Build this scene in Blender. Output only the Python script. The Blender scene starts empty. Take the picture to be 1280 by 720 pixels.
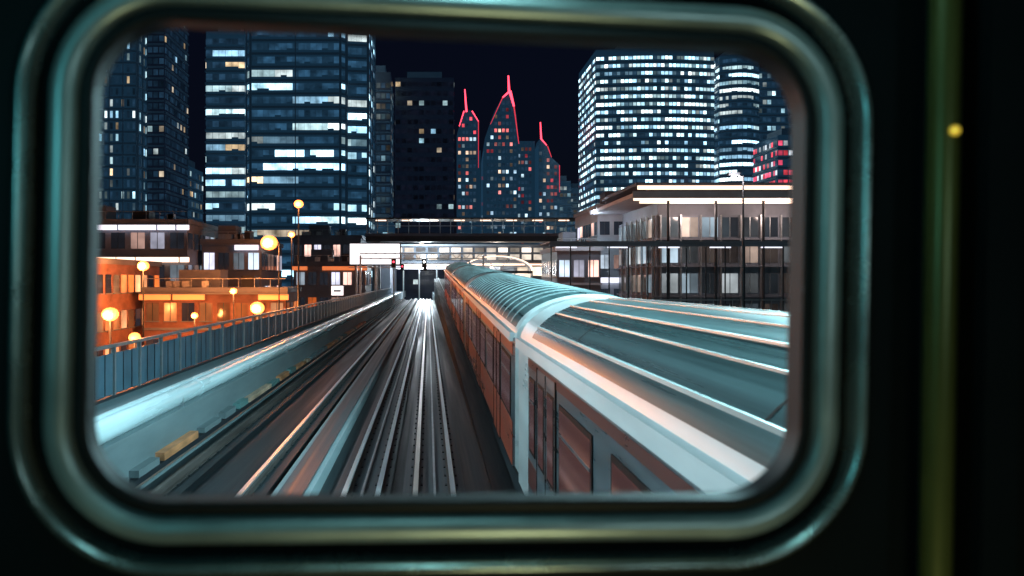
import bpy, math, random
from mathutils import Vector, Matrix
random.seed(7)
H=15.0   # camera height above street level; all local z below are relative to it
R=random.random
scene=bpy.context.scene

# ------------------------------------------------------------------ materials
def mat(name, base=(.5,.5,.5), rough=.5, metal=0, emis=None, es=0, noise=0, nscale=(1,1,1), bump=0, rvar=0, spec=.5):
    m=bpy.data.materials.new(name); m.use_nodes=True
    nt=m.node_tree; p=nt.nodes["Principled BSDF"]
    p.inputs["Base Color"].default_value=(*base,1)
    p.inputs["Roughness"].default_value=rough
    p.inputs["Metallic"].default_value=metal
    p.inputs["Specular IOR Level"].default_value=spec
    if emis:
        p.inputs["Emission Color"].default_value=(*emis,1); p.inputs["Emission Strength"].default_value=es
    if noise or bump or rvar:
        tc=nt.nodes.new("ShaderNodeTexCoord"); mp=nt.nodes.new("ShaderNodeMapping")
        mp.inputs["Scale"].default_value=nscale
        n=nt.nodes.new("ShaderNodeTexNoise"); n.inputs["Scale"].default_value=1; n.inputs["Detail"].default_value=6; n.inputs["Roughness"].default_value=.6
        nt.links.new(tc.outputs["Object"],mp.inputs[0]); nt.links.new(mp.outputs[0],n.inputs["Vector"])
        if noise:
            mr=nt.nodes.new("ShaderNodeMapRange"); mr.inputs[1].default_value=.3; mr.inputs[2].default_value=.7
            mr.inputs[3].default_value=1-noise; mr.inputs[4].default_value=1+noise
            nt.links.new(n.outputs[0],mr.inputs[0])
            v=nt.nodes.new("ShaderNodeVectorMath"); v.operation='SCALE'; v.inputs[0].default_value=base
            nt.links.new(mr.outputs[0],v.inputs["Scale"]); nt.links.new(v.outputs[0],p.inputs["Base Color"])
        if rvar:
            mr2=nt.nodes.new("ShaderNodeMapRange"); mr2.inputs[1].default_value=.3; mr2.inputs[2].default_value=.7
            mr2.inputs[3].default_value=max(.03,rough-rvar); mr2.inputs[4].default_value=min(1,rough+rvar)
            nt.links.new(n.outputs[0],mr2.inputs[0]); nt.links.new(mr2.outputs[0],p.inputs["Roughness"])
        if bump:
            b=nt.nodes.new("ShaderNodeBump"); b.inputs["Strength"].default_value=bump; b.inputs["Distance"].default_value=.02
            nt.links.new(n.outputs[0],b.inputs["Height"]); nt.links.new(b.outputs[0],p.inputs["Normal"])
    return m
def glowmat(name, strength=1, nscale=.6):
    m=bpy.data.materials.new(name); m.use_nodes=True
    nt=m.node_tree; p=nt.nodes["Principled BSDF"]
    p.inputs["Base Color"].default_value=(.015,.02,.03,1); p.inputs["Roughness"].default_value=.12
    a=nt.nodes.new("ShaderNodeAttribute"); a.attribute_name="wcol"
    tc=nt.nodes.new("ShaderNodeTexCoord"); n=nt.nodes.new("ShaderNodeTexNoise"); n.inputs["Scale"].default_value=nscale; n.inputs["Detail"].default_value=3
    nt.links.new(tc.outputs["Object"],n.inputs["Vector"])
    mr=nt.nodes.new("ShaderNodeMapRange"); mr.inputs[1].default_value=.3; mr.inputs[2].default_value=.7; mr.inputs[3].default_value=.4; mr.inputs[4].default_value=1.5
    nt.links.new(n.outputs[0],mr.inputs[0])
    v=nt.nodes.new("ShaderNodeVectorMath"); v.operation='SCALE'
    nt.links.new(a.outputs["Color"],v.inputs[0]); nt.links.new(mr.outputs[0],v.inputs["Scale"])
    nt.links.new(v.outputs[0],p.inputs["Emission Color"]); p.inputs["Emission Strength"].default_value=strength
    return m

M={}
M['win']=glowmat("window_glass_lit",1.5,.35)
M['glass']=mat("dark_curtain_glass",(.02,.03,.045),.12,0,(.007,.026,.050),.85)  # faint blue emission stands in for light the facade glass reflects
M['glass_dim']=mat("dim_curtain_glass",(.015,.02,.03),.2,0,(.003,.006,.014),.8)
M['slab']=mat("facade_metal",(.07,.09,.12),.4,.3,(.006,.019,.036),.55)  # same faint blue glow put into unlit facade metal
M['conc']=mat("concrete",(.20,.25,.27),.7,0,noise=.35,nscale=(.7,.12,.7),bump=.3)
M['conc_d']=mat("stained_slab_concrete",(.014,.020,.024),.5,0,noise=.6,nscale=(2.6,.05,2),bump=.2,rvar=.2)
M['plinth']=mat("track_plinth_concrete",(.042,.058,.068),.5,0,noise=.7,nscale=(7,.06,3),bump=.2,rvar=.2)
M['white']=mat("white_render",(.50,.53,.58),.7,0,noise=.15,nscale=(.4,.4,.4))
M['grey']=mat("grey_cladding",(.15,.17,.21),.6,0,noise=.25,nscale=(.3,.3,.3))
M['brick']=mat("brown_tile",(.22,.11,.085),.7,0,noise=.45,nscale=(.5,.5,.9))
M['steel']=mat("galvanised_steel",(.45,.49,.52),.4,.8,noise=.2,nscale=(3,3,3))
M['dsteel']=mat("dark_painted_steel",(.035,.042,.052),.5,.3,noise=.2,nscale=(1,1,1))
M['clip']=mat("rail_clip",(.03,.035,.04),.6,.2)
M['rail']=mat("polished_rail_steel",(.85,.93,.97),.36,.9,noise=.2,nscale=(4,.15,4))
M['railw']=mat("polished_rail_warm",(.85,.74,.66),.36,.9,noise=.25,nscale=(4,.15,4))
M['railside']=mat("rusty_rail_web",(.10,.08,.075),.7,.3,noise=.4,nscale=(4,.4,4))
M['pipe']=mat("white_cable_pipe",(.74,.88,.93),.28,0,noise=.2,nscale=(3,.2,3),rvar=.1)
M['panel']=mat("fence_panel",(.10,.19,.26),.35,.3,noise=.3,nscale=(1,1.5,1))
M['asphalt']=mat("asphalt",(.05,.05,.055),.75,0,noise=.3,nscale=(.2,.2,.2),bump=.2)
M['paint']=mat("road_paint",(.7,.7,.7),.6)
M['kerb']=mat("kerb_stone",(.3,.3,.3),.8,noise=.2)
M['orange_l']=mat("sodium_lamp",(1,.5,.2),.5,0,(1,.22,.045),4.2)
M['white_l']=mat("white_lamp",(1,1,1),.5,0,(.85,.95,1),10)
M['warm_l']=mat("warm_strip_lamp",(1,.9,.8),.5,0,(1,.66,.48),2.4)
M['amber_l']=mat("amber_strip_lamp",(1,.6,.3),.5,0,(1,.22,.06),.75)
M['cool_l']=mat("cool_strip_lamp",(1,1,1),.5,0,(.85,.86,1),1.3)
M['red_l']=mat("red_outline_lamp",(1,.1,.1),.5,0,(1,.05,.09),4)
M['redd_l']=mat("red_edge_lamp",(1,.1,.1),.5,0,(1,.05,.09),.8)
M['board']=mat("lit_billboard",(.9,.9,.9),.5,0,(.95,.95,1),1.6)
# train
M['roof']=mat("car_roof_paint",(.085,.15,.16),.33,.25,noise=.6,nscale=(6,.10,6),rvar=.14,bump=.05)
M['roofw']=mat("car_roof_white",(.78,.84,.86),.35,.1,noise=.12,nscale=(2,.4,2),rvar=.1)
M['rib']=mat("car_roof_rib",(.46,.58,.60),.35,.3,noise=.5,nscale=(3,.2,3))
M['side']=mat("stainless_side",(.22,.28,.32),.34,.75,noise=.35,nscale=(2,.3,5),rvar=.12)
M['red']=mat("orange_red_livery_glow",(.48,.095,.055),.32,0,noise=.35,nscale=(1,.3,2),rvar=.1)  # livery red that also holds the orange-red light reflected by far cars
M['dred']=mat("dark_red_paint",(.13,.04,.035),.32,0,noise=.35,nscale=(1,.3,2),rvar=.1)
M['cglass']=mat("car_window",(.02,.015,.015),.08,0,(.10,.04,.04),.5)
M['black']=mat("black_rubber",(.006,.006,.007),.6,spec=.3)
M['under']=mat("underframe",(.03,.03,.03),.7,noise=.3)
# own car
M['wall']=mat("dark_wall_paint",(.003,.006,.0075),.6,0,noise=.15,nscale=(6,6,6),spec=.12)
M['chrome']=mat("brushed_aluminium",(.42,.51,.50),.38,.65,noise=.25,nscale=(5,5,5),rvar=.08,bump=.03)
M['lip']=mat("polished_lip",(.42,.50,.48),.26,.85,noise=.25,nscale=(8,8,8),rvar=.08)
M['groove']=mat("dark_groove_rubber",(.003,.005,.006),.7,spec=.1)  # near-black base for the frame channel and door jamb panel
M['pole']=mat("handrail_olive",(.10,.11,.03),.32,.4,noise=.3,nscale=(5,5,3))
M['floor']=mat("car_floor",(.03,.03,.03),.6)
M['hglint_l']=mat("handrail_glint_yellow",(1,.8,.2),.4,0,(1,.66,.04),.8)  # emission for the painted handrail glint

# ------------------------------------------------------------------ builder
class B:
    def __init__(s): s.v=[];s.f=[];s.m=[];s.c=[];s.ms=[]
    def mi(s,k):
        if k not in s.ms: s.ms.append(k)
        return s.ms.index(k)
    def face(s,pts,k,c=(0,0,0)):
        i=len(s.v); s.v+= [tuple(p) for p in pts]; s.f.append(tuple(range(i,i+len(pts)))); s.m.append(s.mi(k)); s.c.append(c)
    def box(s,x0,x1,y0,y1,z0,z1,k,c=(0,0,0)):
        p=[(x0,y0,z0),(x1,y0,z0),(x1,y1,z0),(x0,y1,z0),(x0,y0,z1),(x1,y0,z1),(x1,y1,z1),(x0,y1,z1)]
        for q in ((0,3,2,1),(4,5,6,7),(0,1,5,4),(1,2,6,5),(2,3,7,6),(3,0,4,7)): s.face([p[j] for j in q],k,c)
    def cyl(s,p0,p1,r0,r1,k,n=12,cap=True):
        p0=Vector(p0);p1=Vector(p1);d=(p1-p0).normalized()
        a=d.orthogonal().normalized();b=d.cross(a)
        A=[p0+(a*math.cos(t)+b*math.sin(t))*r0 for t in [2*math.pi*i/n for i in range(n)]]
        C=[p1+(a*math.cos(t)+b*math.sin(t))*r1 for t in [2*math.pi*i/n for i in range(n)]]
        for i in range(n): s.face([A[i],A[(i+1)%n],C[(i+1)%n],C[i]],k)
        if cap: s.face(A[::-1],k); s.face(C,k)
    def ball(s,c,r,k,n=12,sz=1):
        for i in range(n//2):
            t0=math.pi*i/(n//2);t1=math.pi*(i+1)/(n//2)
            for j in range(n):
                a0=2*math.pi*j/n;a1=2*math.pi*(j+1)/n
                P=lambda t,a:(c[0]+r*math.sin(t)*math.cos(a),c[1]+r*math.sin(t)*math.sin(a),c[2]+sz*r*math.cos(t))
                s.face([P(t0,a0),P(t1,a0),P(t1,a1),P(t0,a1)],k)
    def build(s,name,parent=None,smooth=False,dz=H,merge=False,matrix=None):
        me=bpy.data.meshes.new(name)
        me.from_pydata([(x,y,z+dz) for x,y,z in s.v],[],s.f)
        for k in s.ms: me.materials.append(M[k])
        me.polygons.foreach_set("material_index",s.m)
        at=me.color_attributes.new("wcol",'FLOAT_COLOR','CORNER')
        buf=[]
        for f,c in zip(s.f,s.c): buf+= [c[0],c[1],c[2],1.0]*len(f)
        at.data.foreach_set("color",buf)
        if merge:
            import bmesh
            bm=bmesh.new(); bm.from_mesh(me); bmesh.ops.remove_doubles(bm,verts=bm.verts,dist=1e-5); bm.to_mesh(me); bm.free()
        if smooth:
            me.polygons.foreach_set("use_smooth",[True]*len(me.polygons))
            me.set_sharp_from_angle(angle=math.radians(35))
        me.update()
        o=bpy.data.objects.new(name,me); scene.collection.objects.link(o)
        if parent: o.parent=parent
        if matrix: o.matrix_world=matrix
        return o
def empty(name,matrix=None):
    e=bpy.data.objects.new(name,None); scene.collection.objects.link(e)
    if matrix: e.matrix_world=matrix
    return e
def plight(name,loc,power,col,r=.2,parent=None,spec=1.0):
    l=bpy.data.lights.new(name,'POINT'); l.energy=power; l.color=col; l.shadow_soft_size=r; l.specular_factor=spec
    o=bpy.data.objects.new(name,l); scene.collection.objects.link(o); o.location=(loc[0],loc[1],loc[2]+(H if not parent else 0))
    if parent: o.parent=parent
    return o

# ------------------------------------------------------------------ ground, roads
b=B(); b.face([(-3000,-600,-15),(3000,-600,-15),(3000,4000,-15),(-3000,4000,-15)],'asphalt'); b.build("ground")
b=B()
b.box(-11.8,-8.6,-60,135,-14.99,-14.87,'kerb'); b.build("pavement")
b=B()
b.face([(-24,-60,-14.996),(-12,-60,-14.996),(-12,400,-14.996),(-24,400,-14.996)],'asphalt')
for i in range(60):
    y=-50+i*7; b.face([(-18.1,y,-14.992),(-17.9,y,-14.992),(-17.9,y+3,-14.992),(-18.1,y+3,-14.992)],'paint')
for x in (-23.6,-12.4): b.face([(x,-60,-14.992),(x+.15,-60,-14.992),(x+.15,400,-14.992),(x,400,-14.992)],'paint')
b.build("road")

# ------------------------------------------------------------------ towers
COOL=[(.62,.92,1.0),(.46,.82,1.0),(.82,.98,1.0),(.38,.72,1.0)]
WARM=[(1,.72,.42),(1,.82,.6)]
def tint(c,k): return (c[0]*k,c[1]*k,c[2]*k)
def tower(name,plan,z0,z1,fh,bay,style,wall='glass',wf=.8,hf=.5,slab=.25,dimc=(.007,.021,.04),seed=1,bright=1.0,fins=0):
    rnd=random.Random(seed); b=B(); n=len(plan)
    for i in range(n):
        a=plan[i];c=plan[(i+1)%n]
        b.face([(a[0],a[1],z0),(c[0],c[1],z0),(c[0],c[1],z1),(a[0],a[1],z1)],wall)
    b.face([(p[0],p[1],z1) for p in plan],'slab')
    nf=int((z1-z0)/fh)
    cx=sum(p[0] for p in plan)/n; cy=sum(p[1] for p in plan)/n
    ex=(max(p[0] for p in plan)-min(p[0] for p in plan))*.3; ey=(max(p[1] for p in plan)-min(p[1] for p in plan))*.3
    b.box(cx-ex,cx+ex,cy-ey,cy+ey,z1,z1+fh*.9,'slab')
    for k in range(nf):
        zb=z0+k*fh
        floor_on = rnd.random(); run=0; col=COOL[0]; kk=1
        rowk=rnd.choice([.3,.7,1.2,1.8]) 
        for i in range(n):
            a=Vector(plan[i]);c=Vector(plan[(i+1)%n]); d=c-a; L=d.length
            nb=max(1,round(L/bay)); nrm=Vector((d.y,-d.x)).normalized()
            for j in range(nb):
                p=a+d*((j+.5-wf/2)/nb); q=a+d*((j+.5+wf/2)/nb)
                hh=hf
                if style=='bands':
                    if run<=0:
                        run=rnd.choice([3,4,6,9,14]); on=rnd.random()<(.68 if floor_on>.25 else .2)
                        col=rnd.choice(COOL) if rnd.random()<.95 else rnd.choice(WARM); kk=rowk*rnd.uniform(.3,1.3)
                    run-=1; cc=tint(col,kk*bright*rnd.uniform(.8,1.12)) if on and rnd.random()<.96 else tint(dimc,rnd.uniform(.5,1.8))
                    hh=hf*rnd.choice([1,1,1,.75])
                elif style=='dots':
                    on=rnd.random()<(.88 if floor_on>.12 else .3)
                    cc=tint(rnd.choice(COOL),bright*rnd.choice([.10,.3,.7,1.1,1.4])) if on else tint(dimc,rnd.uniform(.5,1.5))
                elif style=='sparse':
                    on=rnd.random()<.06
                    cc=tint(rnd.choice(COOL+WARM*2),bright*rnd.uniform(.12,.6)) if on else tint(dimc,rnd.uniform(.2,1))
                elif style=='mid':
                    on=rnd.random()<.32
                    cc=tint(rnd.choice(COOL*3+WARM),bright*rnd.choice([.06,.15,.4,.9])) if on else tint(dimc,rnd.uniform(.3,1.3))
                else: # red mix
                    on=rnd.random()<.6
                    cc=tint(rnd.choice([(1,.08,.12),(1,.1,.2),(.8,.9,1)]),bright*rnd.uniform(.3,1.2)) if on else tint(dimc,1)
                o=nrm*.12
                zz1=zb+fh*(1-hf)*.6+fh*hf; zz0=zz1-fh*hh
                b.face([(p.x+o.x,p.y+o.y,zz0),(q.x+o.x,q.y+o.y,zz0),(q.x+o.x,q.y+o.y,zz1),(p.x+o.x,p.y+o.y,zz1)],'win',cc)
            if slab:
                o=nrm*.4; zt=zb+fh*.10
                P=[(a.x+o.x,a.y+o.y),(c.x+o.x,c.y+o.y)]
                b.face([(P[0][0],P[0][1],zb-fh*.06),(P[1][0],P[1][1],zb-fh*.06),(P[1][0],P[1][1],zt),(P[0][0],P[0][1],zt)],'slab')
                b.face([(P[0][0],P[0][1],zt),(P[1][0],P[1][1],zt),(c.x,c.y,zt),(a.x,a.y,zt)],'slab')
                b.face([(a.x,a.y,zb-fh*.06),(c.x,c.y,zb-fh*.06),(P[1][0],P[1][1],zb-fh*.06),(P[0][0],P[0][1],zb-fh*.06)],'slab')
    if fins:
        for i in range(n):
            a=Vector(plan[i]);c=Vector(plan[(i+1)%n]); d=c-a; m=max(1,int(d.length/fins)); nrm=Vector((d.y,-d.x)).normalized()
            for j in range(m+1):
                p=a+d*(j/m)+nrm*.1; q=p+nrm*.5; w=d.normalized()*.12
                b.face([(q.x-w.x,q.y-w.y,z0),(q.x+w.x,q.y+w.y,z0),(q.x+w.x,q.y+w.y,z1),(q.x-w.x,q.y-w.y,z1)],'slab')
                b.face([(p.x+w.x,p.y+w.y,z0),(q.x+w.x,q.y+w.y,z0),(q.x+w.x,q.y+w.y,z1),(p.x+w.x,p.y+w.y,z1)],'slab')
                b.face([(p.x-w.x,p.y-w.y,z0),(q.x-w.x,q.y-w.y,z0),(q.x-w.x,q.y-w.y,z1),(p.x-w.x,p.y-w.y,z1)],'slab')
    return b.build(name)
def rect(x0,x1,y0,y1): return [(x0,y0),(x1,y0),(x1,y1),(x0,y1)]
def bow(x0,x1,y0,dep,n=9,bulge=6):
    pts=[(x0+(x1-x0)*i/n, y0+bulge*(1-math.sin(math.pi*(i/n*.9+.05)))) for i in range(n+1)]
    return pts+[(x1,y0+dep),(x0,y0+dep)]
# left group
tower("office_tower",rect(-112,-91,250,275),-15,110,3.6,1.8,'mid',seed=3,wf=.45,hf=.6,bright=1.1,fins=3.6)
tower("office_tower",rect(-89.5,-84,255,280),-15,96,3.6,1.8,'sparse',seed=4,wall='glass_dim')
tower("office_tower",rect(-100,-90,300,320),-15,43,3.8,2,'mid',seed=5,bright=.5)
tower("office_tower",rect(-66,-54.5,238,262),-15,74,3.5,1.9,'bands',seed=6,bright=1.2,wf=.95)
tower("glass_skyscraper",[(-50.5,224),(-49,222),(-24.5,222),(-23.2,223.5),(-23.2,226),(-17.3,227),(-17.3,255),(-50.5,255)],-15,120,3.7,1.6,'bands',seed=14,bright=1.5,wf=.97,hf=.5,dimc=(.009,.030,.057),fins=9)
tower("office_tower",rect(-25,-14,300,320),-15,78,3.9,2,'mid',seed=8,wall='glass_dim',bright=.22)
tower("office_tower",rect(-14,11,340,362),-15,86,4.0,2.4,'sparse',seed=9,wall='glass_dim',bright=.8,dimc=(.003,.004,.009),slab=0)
tower("office_tower",rect(-22,-12,280,290),-15,20,3.6,2,'mid',seed=10,bright=.6)
# right group
tower("office_tower",rect(67,75,420,440),-15,52,3.6,2.2,'mid',seed=21,bright=.3)
tower("office_tower",rect(92,104,520,540),-15,60,3.6,2.2,'mid',seed=22,bright=.3)
tower("residential_skyscraper",bow(69,117.5,326,40,10,3),-15,94.5,3.15,1.7,'dots',seed=23,bright=1.4,wf=.82,hf=.42,slab=.2,dimc=(.010,.026,.045))
tower("residential_skyscraper",bow(118.6,134.5,322,40,8,4),-15,91,3.0,1.5,'bands',seed=24,bright=1.3,wf=.9,hf=.45)
tower("office_tower",rect(136,153,330,360),-15,86,3.6,1.8,'mid',seed=25,bright=1.1)
tower("office_tower",rect(118,134,270,290),-15,49,3.3,1.7,'red',seed=26,bright=.9)
tower("office_tower",rect(30,52,500,520),-15,24,3.6,2.2,'mid',seed=27,bright=.5)
tower("office_tower",rect(-60,-30,420,440),-15,20,3.6,2.2,'mid',seed=28,bright=.5)
tower("office_tower",rect(160,190,430,450),-15,90,3.6,2.0,'mid',seed=29,bright=.6)
tower("office_tower",rect(-160,-126,300,330),-15,120,3.6,2.0,'bands',seed=30,bright=.8)
tower("office_tower",rect(-10,60,560,580),-15,18,3.6,2.2,'mid',seed=31,bright=.5)

def inside(pt,poly):
    x,y=pt;c=False;n=len(poly)
    for i in range(n):
        x0,y0=poly[i];x1,y1=poly[(i+1)%n]
        if (y0>y)!=(y1>y) and x<(x1-x0)*(y-y0)/(y1-y0)+x0: c=not c
    return c
def profile_tower(name,poly,Y,D,redsegs,seed,fh=3.4,bay=1.9,bright=.8):
    rnd=random.Random(seed);b=B();n=len(poly)
    b.face([(x,Y,z) for x,z in poly],'glass'); b.face([(x,Y+D,z) for x,z in poly][::-1],'glass')
    for i in range(n):
        a=poly[i];c=poly[(i+1)%n]
        b.face([(a[0],Y,a[1]),(a[0],Y+D,a[1]),(c[0],Y+D,c[1]),(c[0],Y,c[1])],'glass')
    x0=min(p[0] for p in poly);x1=max(p[0] for p in poly);z1=max(p[1] for p in poly)
    z=-13
    while z<z1:
        x=x0; dim=rnd.uniform(.5,1.4)
        while x<x1:
            if all(inside(q,poly) for q in ((x,z),(x+bay,z),(x,z+fh),(x+bay,z+fh))):
                on=rnd.random()<.42
                hot=z>z1-34 and rnd.random()<.5
                cc=tint(rnd.choice([(1,.10,.14),(1,.2,.2)]) if hot else rnd.choice([(.6,.85,1),(.5,.75,1),(1,.70,.5),(1,.3,.28)]),bright*dim*rnd.choice([.08,.25,.85])) if on else (.007,.02,.038)
                b.face([(x+.3,Y-.12,z+1),(x+bay-.3,Y-.12,z+1),(x+bay-.3,Y-.12,z+fh-.7),(x+.3,Y-.12,z+fh-.7)],'win',cc)
            x+=bay
        z+=fh
    for (a,c,r,k) in redsegs: b.cyl((a[0],Y-.5,a[1]),(c[0],Y-.5,c[1]),r,r*.6,k,6)
    return b.build(name)
def P4(px,py): return ((px-535)*.4,(350-py)*.4)
RL,RD='red_l','redd_l'
profile_tower("spired_tower",[P4(572,388),P4(598,388),P4(598,150),P4(590,138),P4(580,138),P4(572,165)],400,14,
   [(P4(583,140),P4(581,112),.5,RL),(P4(580,139),P4(574,158),.3,RL),(P4(590,139),P4(598,152),.3,RL),(P4(598,152),P4(598,210),.2,RD)],41,bright=.8)
sail=[P4(602,388),P4(645,388),P4(647,180),P4(644,145),P4(636,116),P4(627,124),P4(617,142),P4(608,168),P4(603,200)]
profile_tower("sail_shaped_tower",sail,395,16,
   [(P4(635,118),P4(634,98),.6,RL),(P4(636,117),P4(627,125),.55,RL),(P4(636,117),P4(641,136),.75,RL),(P4(641,136),P4(647,182),.3,RD),(P4(627,125),P4(612,158),.2,RD)],42,bright=.9)
profile_tower("office_tower",[P4(649,388),P4(672,388),P4(672,172),P4(649,172)],410,14,[],43,bright=.8)
profile_tower("spired_tower",[P4(674,388),P4(700,388),P4(700,205),P4(690,196),P4(684,180),P4(676,172),P4(674,180)],402,14,
   [(P4(677,173),P4(676,152),.45,RL),(P4(677,173),P4(684,181),.35,RL),(P4(685,182),P4(690,196),.25,RD),(P4(700,206),P4(700,240),.2,RD)],44,bright=.8)
profile_tower("office_tower",[P4(586,388),P4(604,388),P4(604,180),P4(586,180)],420,14,[],45,bright=.7)

# ------------------------------------------------------------------ elevated guideway
b=B()
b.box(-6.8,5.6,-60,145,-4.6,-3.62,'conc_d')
for i in range(9):
    y=-50+i*24
    b.box(-2.6,.9,y-1.2,y+1.2,-15,-6.3,'conc'); b.box(-6.2,5.0,y-1.4,y+1.4,-6.3,-4.6,'conc')
b.build("elevated_guideway")
def rail(x,b,z=-3.5,k='rail'):
    b.box(x-.07,x+.07,-60,145,z,z+.02,'railside'); b.box(x-.012,x+.012,-60,145,z+.02,z+.12,'railside'); b.box(x-.04,x+.04,-60,145,z+.12,z+.155,k)
def clips(b,xs):
    y=0
    while y<140:
        for x in xs:
            b.box(x-.11,x-.075,y-.05,y+.05,-3.5,-3.48,'clip'); b.box(x+.075,x+.11,y-.05,y+.05,-3.5,-3.48,'clip')
        y+=.65
b=B()
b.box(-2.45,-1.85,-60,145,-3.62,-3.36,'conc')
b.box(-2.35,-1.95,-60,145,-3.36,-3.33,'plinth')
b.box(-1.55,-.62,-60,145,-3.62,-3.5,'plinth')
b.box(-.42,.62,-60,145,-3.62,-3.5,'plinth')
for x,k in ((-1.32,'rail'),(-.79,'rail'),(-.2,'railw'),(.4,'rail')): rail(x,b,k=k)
b.box(-1.09,-1.05,-60,145,-3.5,-3.44,'steel'); b.box(.09,.13,-60,145,-3.5,-3.44,'steel')
clips(b,(-1.32,-.79,-.2,.4))
b.build("railway_track")
b=B()
for x in (-4.35,-2.95):
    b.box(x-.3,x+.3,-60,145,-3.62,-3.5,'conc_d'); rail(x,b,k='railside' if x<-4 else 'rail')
clips(b,(-4.35,-2.95))
b.build("railway_track")
b=B()
for (ya,za,yb,zb) in ((-60,-3.5,12.9,-3.5),(12.9,-3.5,140,.3)):
    for x in (1.75,3.5):
        b.face([(x-.3,ya,za+.004),(x+.3,ya,za+.004),(x+.3,yb,zb+.004),(x-.3,yb,zb+.004)],'plinth')
        b.face([(x-.04,ya,za+.12),(x+.04,ya,za+.12),(x+.04,yb,zb+.12),(x-.04,yb,zb+.12)],'rail')
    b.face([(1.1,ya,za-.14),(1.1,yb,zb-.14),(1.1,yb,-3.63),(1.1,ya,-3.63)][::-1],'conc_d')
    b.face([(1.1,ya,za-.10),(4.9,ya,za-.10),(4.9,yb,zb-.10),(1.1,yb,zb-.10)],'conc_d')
b.build("railway_track")
b=B()
b.box(-5.25,-4.95,-60,145,-3.62,-2.62,'conc')
b.box(-6.8,-5.25,-60,145,-3.62,-2.5,'conc')
b.box(-5.32,-4.88,-60,145,-2.62,-2.54,'conc')
b.box(5.2,5.5,-60,145,-3.62,-2.5,'conc')
b.build("parapet_wall")
b=B()
b.cyl((-5.08,-60,-2.36),(-5.08,145,-2.36),.18,.18,'pipe',20,False)
b.cyl((-5.62,-60,-2.40),(-5.62,145,-2.40),.09,.09,'pipe',12,False)
y=-20
while y<140:
    b.box(-5.26,-4.90,y,y+.05,-2.54,-2.34,'steel'); b.cyl((-5.08,y+1.5,-2.36),(-5.08,y+1.60,-2.36),.188,.188,'pipe',20)
    y+=6
b.build("cable_pipe",smooth=True,merge=True)
M['tr_o']=mat("cable_orange",(.70,.28,.13),.5,0,noise=.5,nscale=(3,.9,3)); M['tr_y']=mat("cable_yellow",(.65,.42,.3),.5,0,noise=.5,nscale=(3,.9,3)); M['tr_g']=mat("cable_teal",(.13,.26,.26),.5,0,noise=.4,nscale=(3,.9,3))
b=B(); y=-10
while y<60:
    l=random.uniform(.3,2.6); k=random.choice(['tr_o','tr_o','tr_y','tr_g','conc','conc'])
    b.box(-4.95,-4.78,y,y+l,-3.28,-3.15+random.uniform(-.02,.02),k); y+=l+random.uniform(.03,.5)
b.box(-4.95,-4.80,-10,140,-3.4,-3.3,'dsteel')
b.cyl((-4.86,-10,-3.45),(-4.86,140,-3.45),.03,.03,'railw',8)
b.build("cable_tray")
b=B()
y=-10
while y<145:
    b.box(-6.72,-6.64,y-.04,y+.04,-2.5,-1.42,'steel')
    b.box(-6.69,-6.67,y+.08,y+1.42,-2.42,-1.55,'panel')
    for q in (.5,1.0): b.box(-6.665,-6.655,y+q-.015,y+q+.015,-2.4,-1.55,'dsteel')
    y+=1.5
b.box(-6.73,-6.61,-10,145,-1.42,-1.36,'steel'); b.box(-6.71,-6.63,-10,145,-2.5,-2.44,'dsteel')
b.build("guideway_fence")

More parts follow.
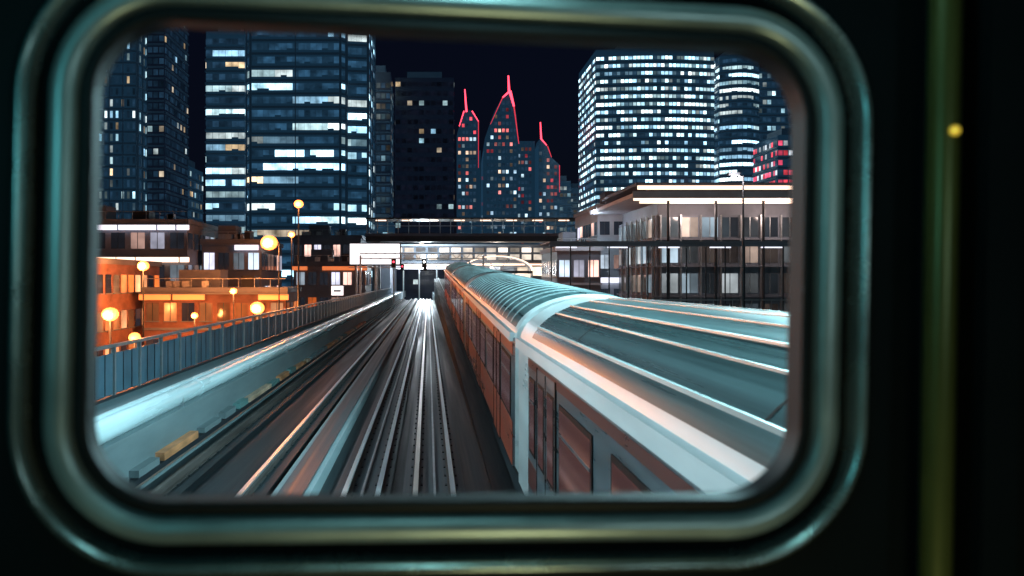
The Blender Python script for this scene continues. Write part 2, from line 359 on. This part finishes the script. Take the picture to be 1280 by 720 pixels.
# ------------------------------------------------------------------ passing train
def car(parent,y0,L,z0,pitch,kind,idx):
    mt=Matrix.Translation((0,y0,H+z0))@Matrix.Rotation(math.radians(pitch),4,'X')
    x0,x1=1.38,3.88; zb,ze=-3.22,-.97
    b=B()
    n=28
    arc=[]
    for i in range(n+1):
        t=math.pi*(1-i/n); arc.append(((x0+x1)/2+1.23*math.cos(t), -.95+.70*math.sin(t)))
    prof=[(x0+.08,zb),(x0,zb+.15),(x0,ze)]+arc+[(x1,ze),(x1,zb+.15),(x1-.08,zb)]
    ys=[0,.12,L-1.3,L-.12,L]
    def ins(p,s):
        cx,cz=(x0+x1)/2,-2.0
        return (cx+(p[0]-cx)*s,cz+(p[1]-cz)*s)
    rings=[]
    for yy,s in zip(ys,(.975,1,1,1,.975)): rings.append([(ins(p,s)[0],yy,ins(p,s)[1]) for p in prof])
    for r in range(len(rings)-1):
        for i in range(len(prof)-1):
            a,c=rings[r],rings[r+1]
            isroof=3<=i<3+n
            k=('roofw' if (r>=2 or r==0) else ('roofw' if i<5 or i>n else 'roof')) if isroof else ('roofw' if r>=3 or (r==2 and kind=='near') else 'side')  # white end bands put the bright light on the roof end into paint
            if (not isroof) and i==0 : k='under'
            b.face([a[i],c[i],c[i+1],a[i+1]][::-1],k)
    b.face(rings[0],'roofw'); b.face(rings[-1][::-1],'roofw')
    b.build("body",parent,smooth=True,dz=0,merge=True,matrix=mt)
    b=B()
    b.box(x0-.05,x0+.07,.1,L-.1,-1.02,-.88,'roofw'); b.box(x1-.07,x1+.05,.1,L-.1,-1.02,-.88,'roofw')
    if kind=='near':
        for i,w in ((4,.02),(7,.012),(9,.02),(11,.010),(13,.016),(15,.010),(17,.02),(19,.012),(21,.016),(24,.02)):
            p=arc[i]; b.box(p[0]-w,p[0]+w,.5,L-1.3,p[1]-.02,p[1]+.010,'rib')
        for yy in (4.6,9.2,13.8):   # roof sheet joints
            for i in range(4,n-4):
                p,q=arc[i],arc[i+1]
                b.face([(p[0],yy,p[1]+.006),(q[0],yy,q[1]+.006),(q[0],yy+.03,q[1]+.006),(p[0],yy+.03,p[1]+.006)],'under')
    else:
        yy=.9
        while yy<L-1.4:
            for i in range(2,n-2):
                p,q=arc[i],arc[i+1]
                b.face([(p[0],yy,p[1]+.02),(q[0],yy,q[1]+.02),(q[0],yy+.08,q[1]+.02),(p[0],yy+.08,p[1]+.02)],'rib')
                b.face([(p[0],yy,p[1]-.01),(q[0],yy,q[1]-.01),(q[0],yy,q[1]+.02),(p[0],yy,p[1]+.02)],'rib')
            yy+=.8
    b.build("roof_ribs",parent,dz=0,matrix=mt)
    b=B()
    far=kind!='near'
    for sx,sg in ((x0,-1),(x1,1)):
        def pl(y0_,y1_,z0_,z1_,d,k):
            xa,xb=sorted((sx+sg*.001,sx+sg*d)); b.box(xa,xb,y0_,y1_,z0_,z1_,k)
        seg=L/3
        if far:
            pl(.1,L-1.32,-3.05,-2.34,.006,'red'); pl(.1,L-1.32,-1.24,-1.04,.006,'red')
        else:
            pl(.1,L-1.32,-2.78,-2.44,.006,'dred'); pl(.1,L-1.32,-1.18,-1.08,.006,'dred')
        for s in range(3):
            c=seg*(s+.5)
            pl(c-.72,c+.72,-3.1,-1.12,.012,'red' if far else 'side')
            pl(c-.74,c-.71,-3.1,-1.1,.02,'black'); pl(c+.71,c+.74,-3.1,-1.1,.02,'black'); pl(c-.012,c+.012,-3.1,-1.12,.02,'black')
            for d in (-.37,.37): 
                pl(c+d-.25,c+d+.25,-2.3,-1.28,.018,'black'); pl(c+d-.21,c+d+.21,-2.26,-1.32,.022,'cglass')
            for w0,w1 in ((c-seg/2+.35,c-.95),(c+.95,c+seg/2-.35)):
                if s==2 and w1>c+1: w1=min(w1,L-1.5)
                pl(w0,w1,-2.3,-1.3,.014,'black'); pl(w0+.05,w1-.05,-2.25,-1.35,.018,'cglass')
                pl(w0+.05,w1-.05,-1.62,-1.59,.024,'side')
    b.build("windows_and_doors",parent,dz=0,matrix=mt)
    b=B()
    for yy in (2.2,L-4.4):
        for wy in (0,2.1):
            for xx in (1.7,3.35): b.cyl((xx,yy+wy,-3.13),(xx+.15,yy+wy,-3.13),.34,.34,'under',16)
        b.box(1.6,3.6,yy-.4,yy+2.5,-3.2,-3.05,'under')
    b.box(x0+.35,x1-.35,L,L+.55,-3.0,-1.15,'black')
    b.build("underframe",parent,dz=0,matrix=mt)
tr=empty("passenger_train")
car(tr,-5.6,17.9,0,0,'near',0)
car(tr,12.9,17.6,0.02,1.7,'far',1)
car(tr,31.05,17.6,.56,1.9,'far',2)
car(tr,49.2,17.6,1.16,1.9,'far',3)

# ------------------------------------------------------------------ street lamps
def lamp(x,y,z,col='orange_l',r=.28,arm=0,power=0,lc=(1,.28,.07),name="street_lamp",base=-15,spec=None):
    b=B()
    b.cyl((x+arm,y,base),(x+arm,y,z+.1),.12,.05,'dsteel',10)
    b.cyl((x+arm,y,base),(x+arm,y,base+.6),.24,.2,'steel',10)
    if arm: b.cyl((x+arm,y,z),(x,y,z+.25),.05,.04,'steel',8); b.box(x-.35,x+.35,y-.16,y+.16,z+.14,z+.3,'dsteel')
    b.ball((x,y,z),r,col,14,.85)
    o=b.build(name,smooth=True)
    if power: 
        sp=spec if spec is not None else (.10 if col=='orange_l' else 1)
        l=plight("lamp_light",(x,y-r-.3,z-.1),power,lc,.3,spec=sp); l.parent=o
    return o
lamp(-9.7,60,5.7,'orange_l',.36,power=700)
lamp(-13.9,35,-1.5,'orange_l',.36,power=1500)
lamp(-11.0,30,-2.15,'orange_l',.22,power=300)
lamp(-12.8,60,-2.1,'orange_l',.55,power=3000)
lamp(-14.5,73,3.4,'orange_l',.80,arm=.9,power=4500)
lamp(-24.2,68,1.2,'orange_l',.50,power=4500)
lamp(-30,60,-3,'orange_l',.38,power=3000)
lamp(-17.5,72,-1.0,'orange_l',.34,power=1500)
lamp(-21,72,-3.2,'orange_l',.32,power=1500)
lamp(-15.0,88,5.0,'orange_l',.38,power=1500)
lamp(-8.4,7.5,4.4,'white_l',.3,arm=-1,power=4200,lc=(.58,.92,1))  # out-of-view lamp added to light the train side and parapet pipe
lamp(6.8,13.5,4.5,'white_l',.3,arm=1,power=6500,lc=(.50,.92,1))  # added lamp outside the view, throws cool light on the train roof
lamp(7.2,2,5.0,'white_l',.3,arm=1,power=4500,lc=(.50,.92,1))  # second unseen lamp added for cool light on the roof
lamp(19.1,50,6.4,'white_l',.16,arm=.6,power=400,lc=(1,.85,.8))

# ------------------------------------------------------------------ low buildings
def lowrise(name,x0,x1,y0,y1,z1,floors,bays,k,wc,wfrac=.7,hfrac=.5,z0=-15,on=.7,trim='white',seed=1,strip=None):
    rnd=random.Random(seed);b=B()
    b.box(x0,x1,y0,y1,z0,z1,k)
    b.box(x0-.2,x1+.2,y0-.2,y1+.2,z1,z1+.5,trim)
    b.box(x0+(x1-x0)*.2,x0+(x1-x0)*.5,y0+2,y0+5,z1+.5,z1+2.2,'grey')
    b.box(x0+(x1-x0)*.65,x0+(x1-x0)*.75,y0+2,y0+4,z1+.5,z1+1.6,'dsteel')
    for q in range(4): 
        xx=x0+(x1-x0)*rnd.uniform(.05,.92); b.box(xx,xx+.7,y0+.6,y0+1.2,z1+.5,z1+1.1,'steel')
    b.box(x0,x1,y0-.1,y0-.04,z1+1.3,z1+1.36,'steel')
    for q in range(int((x1-x0)/1.5)): b.box(x0+q*1.5,x0+q*1.5+.05,y0-.1,y0-.05,z1+.5,z1+1.3,'steel')
    fh=(z1-z0)/floors
    for f in range(floors):
        zb=z0+f*fh
        b.box(x0-.12,x1+.12,y0-.12,y0,zb-.12,zb+.12,trim)
        for side in (0,1):
            L=(x1-x0) if side==0 else (y1-y0)
            nb=bays if side==0 else max(2,int(bays*(y1-y0)/(x1-x0)))
            for i in range(nb):
                a=(i+.5-wfrac/2)*L/nb; c=(i+.5+wfrac/2)*L/nb; za=zb+fh*.22; zc=za+fh*hfrac
                cc=tint(rnd.choice(wc),rnd.choice([.12,.3,.7,1.1])) if rnd.random()<on else (.008,.01,.014)
                if side==0:
                    b.box(x0+a,x0+c,y0-.05,y0-.02,za,zc,'win',cc)
                    b.box(x0+a-.06,x0+c+.06,y0-.14,y0-.001,za-.1,za-.001,trim)
                    b.box(x0+(a+c)/2-.03,x0+(a+c)/2+.03,y0-.09,y0-.051,za,zc,'dsteel')
                else:
                    for X,s in ((x1,1),(x0,-1)):
                        xa,xb=sorted((X+s*.02,X+s*.05)); b.box(xa,xb,y0+a,y0+c,za,zc,'win',cc)
                        xa,xb=sorted((X+s*.001,X+s*.14)); b.box(xa,xb,y0+a-.06,y0+c+.06,za-.1,za-.001,trim)
        if strip and f in strip:
            xx=x0-.3
            while xx<x1:
                w=rnd.uniform(1.5,5)
                if rnd.random()<.75: b.box(xx,min(xx+w,x1+.3),y0-.5,y0-.21,zb+fh*.80,zb+fh*.95,strip[f])
                xx+=w+.25
            b.box(x0-.3,x1+.3,y0-.6,y0-.13,zb+fh*.955,zb+fh*.99,trim)
    return b.build(name)
OR=[(1,.20,.04),(1,.26,.07),(1,.4,.17)]; PK=[(1,.6,.5),(.8,.8,1),(.7,.85,1)]
lowrise("shop_building",-46,-26.5,88,104,6.2,6,9,'grey',PK,on=.35,seed=2,strip={5:'cool_l',4:'warm_l'},trim='grey')
lowrise("shop_building",-26,-19.2,92,105,4.2,5,4,'grey',PK,on=.4,seed=3,strip={4:'cool_l'},trim='grey')
lowrise("brick_building",-27,-13.5,76,84,-1.2,4,8,'brick',OR,on=.8,seed=4,strip={3:'amber_l'},trim='grey')
lowrise("brick_building",-40,-28.2,66,84,1.4,5,7,'brick',OR,on=.7,seed=5,strip={4:'amber_l'},trim='grey')
lowrise("shop_building",-18,-8.5,108,120,2.0,5,6,'grey',OR+PK,on=.6,seed=6,trim='grey',strip={4:'amber_l'})
lowrise("shop_building",-21,-10.5,125,138,6.5,6,7,'grey',PK,on=.5,seed=7,trim='grey')
lowrise("shop_building",-62,-47,95,112,9,7,7,'grey',PK,on=.5,seed=8,trim='grey')
# right-hand side
lowrise("concrete_building",19.5,26.0,92,106,8.2,6,4,'white',PK,on=.35,seed=9,hfrac=.4,strip={3:'cool_l'})
lowrise("concrete_building",14.2,19,88,100,3.2,5,3,'grey',PK,on=.6,seed=10)
lowrise("concrete_building",36,60,100,130,9,7,9,'grey',PK,on=.4,seed=12)
# station hall with glazing and lit canopy
b=B()
x0,x1,y0,y1=21.0,40,74,88
b.box(x0,x1,y0,y1,-15,6.0,'grey')
CW=[(.65,.85,1),(.85,.95,1),(1,.74,.6)]
for i in range(10):
    x=x0+.6+i*1.85
    for zz in (-4,-1.2,1.6,4.0):
        cc=tint(random.choice(CW),random.choice([.01,.03,.08,.25,.6]))
        b.box(x,x+.72,y0-.04,y0-.01,zz,zz+1.8,'win',cc)
        b.box(x+.78,x+1.5,y0-.04,y0-.01,zz,zz+1.8,'win',tint(cc,random.choice([.4,1,1.3])))
        b.box(x+.72,x+.78,y0-.1,y0-.005,zz,zz+1.8,'steel')
    b.box(x-.2,x-.06,y0-.3,y0-.05,-15,6.0,'steel')
for i in range(7):
    y=y0+.5+i*1.95
    for zz in (-1.2,1.6,4.0): b.box(x0-.04,x0-.01,y,y+1.6,zz,zz+1.7,'win',tint(random.choice(CW),random.choice([.02,.04,.15,.4])))
    b.box(x0-.2,x0-.05,y-.22,y-.1,-15,6.0,'steel')
for zz in (-1.6,1.2,3.7): b.box(x0-.25,x1,y0-.35,y0-.01,zz,zz+.14,'grey'); b.box(x0-.25,x0-.01,y0,y1,zz,zz+.14,'grey')
b.box(x0-3.2,x1+.5,y0-4.5,y1,7.2,7.55,'white')
b.box(x0-3.0,x1+.4,y0-4.3,y0-3.9,6.95,7.19,'warm_l'); b.box(x0-1.6,x1+.4,y0-.9,y0-.6,7.02,7.19,'warm_l')
b.box(x0-3.25,x1,y0-4.65,y0-4.52,7.1,7.7,'white'); b.box(x0+.4,x1,y0+.5,y1,6.0,7.2,'grey')
b.box(x0-2,x1,y0-1,y1,8.6,8.9,'grey'); b.box(x0-1.9,x1,y0-1.1,y0-1.02,8.25,8.6,'warm_l'); b.box(x0,x1,y0+2,y1,7.55,8.6,'grey')
for i in range(5): b.cyl((x0+.2+i*4.2,y0-3.4,-15),(x0+.2+i*4.2,y0-3.4,7.0),.12,.12,'dsteel',10)
b.build("station_hall")
plight("canopy_light",(24,70.8,6.2),400,(1,.72,.62),.4)
plight("canopy_light",(32,70.8,6.2),400,(1,.72,.62),.4)
plight("canopy_light",(17.5,86,7.0),700,(.75,.88,1),.4)

# footbridge across the line
b=B()
Y=122
b.box(-9.5,46,Y,Y+5,5.9,7.0,'dsteel'); b.box(-9.6,46,Y-.15,Y-.01,6.7,7.1,'grey')
b.box(-9.5,46,Y-.3,Y+5.3,9.3,9.5,'dsteel')
x=-9.4
while x<46: b.box(x,x+.12,Y-.02,Y+.1,7.1,9.3,'steel'); x+=1.6
b.box(-9.5,46,Y-.05,Y+.0,8.2,8.3,'steel')
for x in (-8,24,40): b.box(x-.6,x+.6,Y+1.5,Y+3.5,-15,5.9,'conc')
for x in range(-8,44,4): b.box(x,x+1.6,Y+.4,Y+.6,9.05,9.2,'warm_l')
b.build("footbridge")

# railway station straddling the tracks
b=B(); Y=146
b.box(-9,24,Y,Y+30,2.6,3.4,'grey'); b.box(-10,-6.9,Y,Y+30,-15,2.6,'grey'); b.box(5.8,24,Y,Y+30,-15,2.6,'grey')
for i in range(15):
    x=-8.6+i*2.15
    for zz,h in ((3.7,1.0),(5.1,.8)):
        b.box(x,x+1.7,Y+.5,Y+.6,zz,zz+h,'win',tint((1,.85,.70),random.choice([.15,.5,1.2])))
b.box(-8.8,23.8,Y+.65,Y+20,3.4,6.2,'grey'); b.box(-9.6,24.4,Y-.8,Y+21,6.2,6.5,'white')
b.box(-8,24,Y-.4,Y-.2,2.7,2.95,'warm_l')
for i in range(7):
    x=6.3+i*2.5
    for zz in (-4,-1.6,.8): b.box(x,x+1.9,Y-.06,Y-.02,zz,zz+1.6,'win',tint(random.choice([(1,.8,.6),(.8,.9,1)]),random.choice([.2,.6,1.1])))
for yy in range(1,29,3): b.box(-6.5,5.4,Y+yy,Y+yy+.25,2.35,2.55,'cool_l')
for xx in (-4.5,-1.6,1.6): b.box(xx-.1,xx+.1,Y+.5,Y+.8,-3.5,2.6,'steel')
b.box(-6.8,-4.9,Y,Y+30,-3.6,-2.4,'conc'); b.box(.9,1.5,Y,Y+30,-3.6,-2.6,'conc')
b.build("railway_station")
for yy in (3,14): plight("station_light",(-1,Y+yy,1.8),2500,(.85,.93,1),.5)
plight("station_light",(-.5,Y-6,4.5),5000,(.75,.92,1),.6)
# signal gantries over the line
for Y in (84,112):
    b=B()
    b.box(-7.2,-7.0,Y,Y+.2,-3.6,2.6,'steel'); b.box(5.7,5.9,Y,Y+.2,-3.6,2.6,'steel')
    for z in (2.2,2.75): b.box(-7.2,5.9,Y+.02,Y+.16,z,z+.1,'steel')
    x=-7
    while x<5.6: b.cyl((x,Y+.09,2.25),(x+.5,Y+.09,2.8),.03,.03,'steel',6); b.cyl((x+.5,Y+.09,2.8),(x+1,Y+.09,2.25),.03,.03,'steel',6); x+=1
    for x,k in ((-3.6,'red_l'),(-.4,'white_l')): b.box(x-.25,x+.25,Y-.2,Y,1.3,2.2,'black'); b.ball((x,Y-.22,1.9),.11,k,8)
    b.build("signal_gantry")
# arched station roof, illuminated
b=B(); Y=138
n=16
for i in range(n):
    a0=math.pi*i/n;a1=math.pi*(i+1)/n
    p=lambda a,rr:(12.0-6.2*rr*math.cos(a),1.6+2.6*rr*math.sin(a))
    q=[p(a0,1),p(a1,1)]
    b.face([(q[0][0],Y,q[0][1]),(q[1][0],Y,q[1][1]),(q[1][0],Y+7,q[1][1]),(q[0][0],Y+7,q[0][1])],'white')
    r=[p(a0,.94),p(a1,.94)]
    b.face([(q[0][0],Y,q[0][1]),(r[0][0],Y,r[0][1]),(r[1][0],Y,r[1][1]),(q[1][0],Y,q[1][1])],'warm_l')
    if i%4==2: b.cyl((12,Y+.1,1.6),(q[0][0],Y+.1,q[0][1]),.05,.05,'steel',6)
for x in (6,9,12,15,18): b.box(x-.12,x+.12,Y+.3,Y+.6,-15,1.6,'steel')
b.box(6,18,Y+.3,Y+6,1.2,1.6,'grey'); b.box(6.2,17.8,Y+.9,Y+1.0,-1.0,1.1,'win',(1.2,.95,.75))
b.build("platform_canopy")
plight("platform_canopy_light",(12,Y+3,2.6),900,(1,.85,.7),.4)

# walkway with glazed railing and columns, right side behind train
b=B(); Y=62
b.box(9.5,45,Y,Y+5,-3.4,-2.8,'conc')
x=9.5
while x<45: b.box(x,x+.09,Y,Y+.09,-2.8,2.6,'dsteel'); b.box(x+.6,x+.64,Y+.02,Y+.06,-2.8,-1.6,'steel'); x+=1.5
b.box(9.4,45,Y-.05,Y+.14,2.6,2.85,'grey'); b.box(9.4,45,Y-.03,Y+.12,-1.6,-1.5,'steel'); b.box(9.4,45,Y-.2,Y+5.2,2.86,3.0,'grey')
for x in range(10,44,4): b.box(x,x+1.6,Y+.3,Y+.5,2.5,2.59,'cool_l')
for x in (11,19,27,35,43): b.cyl((x,Y+2.5,-15),(x,Y+2.5,-3.4),.4,.4,'conc',14)
b.build("pedestrian_walkway")

# billboard & small sign
b=B()
b.box(-9.9,-3.4,100,100.5,1.85,4.65,'dsteel'); b.box(-9.75,-3.55,99.93,99.99,1.98,4.52,'board')
for x in (-9,-6.6,-4.3): b.box(x-.1,x+.1,100.5,100.8,-15,4.4,'steel')
b.box(-9.9,-3.4,99.2,99.9,1.5,1.6,'steel')
b.build("billboard")
b=B(); b.box(-8.3,-7.1,68,68.1,-1.4,-.4,'dsteel'); b.box(-8.2,-7.2,67.95,67.99,-1.3,-.5,'board'); b.box(-7.75,-7.65,68.1,68.2,-15,-1.4,'steel'); b.box(-8.0,-7.4,67.93,67.945,-1.0,-.85,'black'); b.build("platform_sign")

# ------------------------------------------------------------------ own train car (camera is inside)
ang=math.radians(5.05); rl=math.radians(1.1)
U0=Vector((math.cos(ang),math.sin(ang),0)); N=Vector((math.sin(ang),-math.cos(ang),0)); V0=Vector((0,0,1))
U=U0*math.cos(rl)-V0*math.sin(rl); V=U0*math.sin(rl)+V0*math.cos(rl)
MW=Matrix(((U.x,N.x,V.x,0),(U.y,N.y,V.y,.933),(U.z,N.z,V.z,H),(0,0,0,1)))
own=empty("train_cab",MW)
CX,CZ,HX,HZ,RR=.0375,.016,.4105,.2645,.082
def ring(o,dep,n=14,c=None):
    cx,cz,hx,hz,r=c if c else (CX,CZ,HX+o,HZ+o,RR+o)
    pts=[]
    for (sx,sz,a0) in ((1,1,0),(-1,1,90),(-1,-1,180),(1,-1,270)):
        for i in range(n+1):
            a=math.radians(a0+90*i/n)
            pts.append((cx+sx*(hx-r)+r*math.cos(a),dep,cz+sz*(hz-r)+r*math.sin(a)))
    return pts
def loft(b,r0,r1,k):
    n=len(r0)
    for i in range(n): b.face([r0[i],r0[(i+1)%n],r1[(i+1)%n],r1[i]],k)
WX0,WX1,WZ0,WZ1=-1.6,.85,-1.7,.85
outer=((WX0+WX1)/2,(WZ0+WZ1)/2,(WX1-WX0)/2,(WZ1-WZ0)/2,.001)
prof=[(.008,-.030,None),(.008,-.004,'black'),(.008,.003,'black'),(.012,.006,'black'),(.020,.004,'black'),(.026,-.003,'black')]
for i in range(1,11):
    t=i/10; prof.append((.026+.030*t,.002+.012*math.sin(math.pi*t)**.5,'chrome'))
prof+= [(.058,-.014,'groove'),(.076,-.014,'groove')]
for i in range(0,9):
    t=i/8; prof.append((.078+.016*t,.001+.010*math.sin(math.pi*t)**.8,'lip'))
prof+= [(.097,0,'wall')]
b=B(); rs=[ring(o,d) for o,d,_ in prof]
for i in range(1,len(prof)): loft(b,rs[i-1],rs[i],prof[i][2])
w=b.build("train_window_frame",own,smooth=True,dz=0,merge=True)
b=B(); loft(b,ring(.097,0),ring(0,0,c=outer),'wall'); loft(b,ring(.008,-.030),ring(0,-.030,c=outer),'black')
b.build("end_wall",own,dz=0)
b=B()
L=3.2
b.box(WX0-.05,WX0,-.03,L,WZ0,WZ1,'wall'); b.box(WX1,WX1+.05,-.03,L,WZ0,WZ1,'wall')
b.box(WX0,WX1,-.03,L,WZ1,WZ1+.05,'wall'); b.box(WX0,WX1,-.03,L,WZ0-.05,WZ0,'floor'); b.box(WX0,WX1,L,L+.05,WZ0,WZ1,'wall')
b.build("cabin_shell",own,dz=0)
b=B()
b.box(.655,.70,.001,.05,WZ0,WZ1,'wall'); b.box(.71,.85,.001,.03,WZ0,WZ1,'groove')
b.build("door_jamb",own,dz=0)
b=B()
b.cyl((.597,.05,-1.2),(.597,.05,.8),.017,.017,'pole',18); 
for z in (-1.1,.7): b.cyl((.597,.05,z),(.597,.0,z),.012,.02,'pole',12)
b.ball((.597,.069,.183),.005,'hglint_l',10,1)  # glowing bead stands in for the yellow glint on the handrail
b.build("handrail",own,smooth=True,dz=0,merge=True)
M['fglint_l']=mat("frame_glint_lamp",(1,1,1),.5,0,(.5,.97,1),30)
b=B(); b.cyl((.06,.22,.62),(.12,.22,.62),.015,.015,'fglint_l',12); b.box(.04,.14,.20,.24,.637,.66,'steel'); b.cyl((.09,.22,.66),(.09,.22,.85),.008,.008,'steel',8); b.build("frame_glint_lamp",own,dz=0)  # unseen lamp added to give the metal frame a glint
def cl(n,loc,p,c,r): plight(n,loc,p,c,r,own)  # unseen point lights added to brighten and tint the window frame
cl("frame_fill_teal",(-.95,1.0,.25),6.5,(.16,.85,.95),.12)
cl("frame_fill_top",(.12,.40,.72),3.6,(.4,.95,1),.04)
cl("frame_fill_yellow",(.30,.8,-.95),8.5,(1,.95,.48),.12)
cl("frame_fill_right",(.74,1.2,.1),3.4,(.62,.92,.95),.08)

# ------------------------------------------------------------------ world, added cool sun
wd=bpy.data.worlds.new("World"); scene.world=wd; wd.use_nodes=True
nt=wd.node_tree; bg=nt.nodes["Background"]
sk=nt.nodes.new("ShaderNodeTexSky"); sk.sky_type='NISHITA'; sk.sun_disc=False; sk.sun_elevation=math.radians(3); sk.sun_rotation=math.radians(200)
mx=nt.nodes.new("ShaderNodeVectorMath"); mx.operation='MULTIPLY_ADD'; mx.inputs[1].default_value=(.08,.11,.22); mx.inputs[2].default_value=(.25,.35,1.1)
nt.links.new(sk.outputs[0],mx.inputs[0]); nt.links.new(mx.outputs[0],bg.inputs[0]); bg.inputs[1].default_value=.0055
sl=bpy.data.lights.new("roof_sheen_sun",'SUN'); sl.energy=.06; sl.angle=math.radians(2); sl.color=(.5,.85,1)  # unseen cool sun added so the glossy train roof shows sheen
so=bpy.data.objects.new("roof_sheen_sun",sl); scene.collection.objects.link(so); so.rotation_euler=(math.radians(50),math.radians(10),math.radians(200))

# ------------------------------------------------------------------ camera
cd=bpy.data.cameras.new("camera"); cam=bpy.data.objects.new("camera",cd); scene.collection.objects.link(cam)
cam.location=(0,0,H); cam.rotation_euler=(math.radians(90),0,0)
cd.lens=28.125; cd.sensor_width=36; cd.shift_x=105/1280; cd.shift_y=-10/1280
cd.clip_start=.05; cd.clip_end=6000
cd.dof.use_dof=True; cd.dof.focus_distance=110; cd.dof.aperture_fstop=2.8
scene.camera=cam
scene.view_settings.view_transform='Standard'; scene.view_settings.look='None'; scene.view_settings.exposure=0
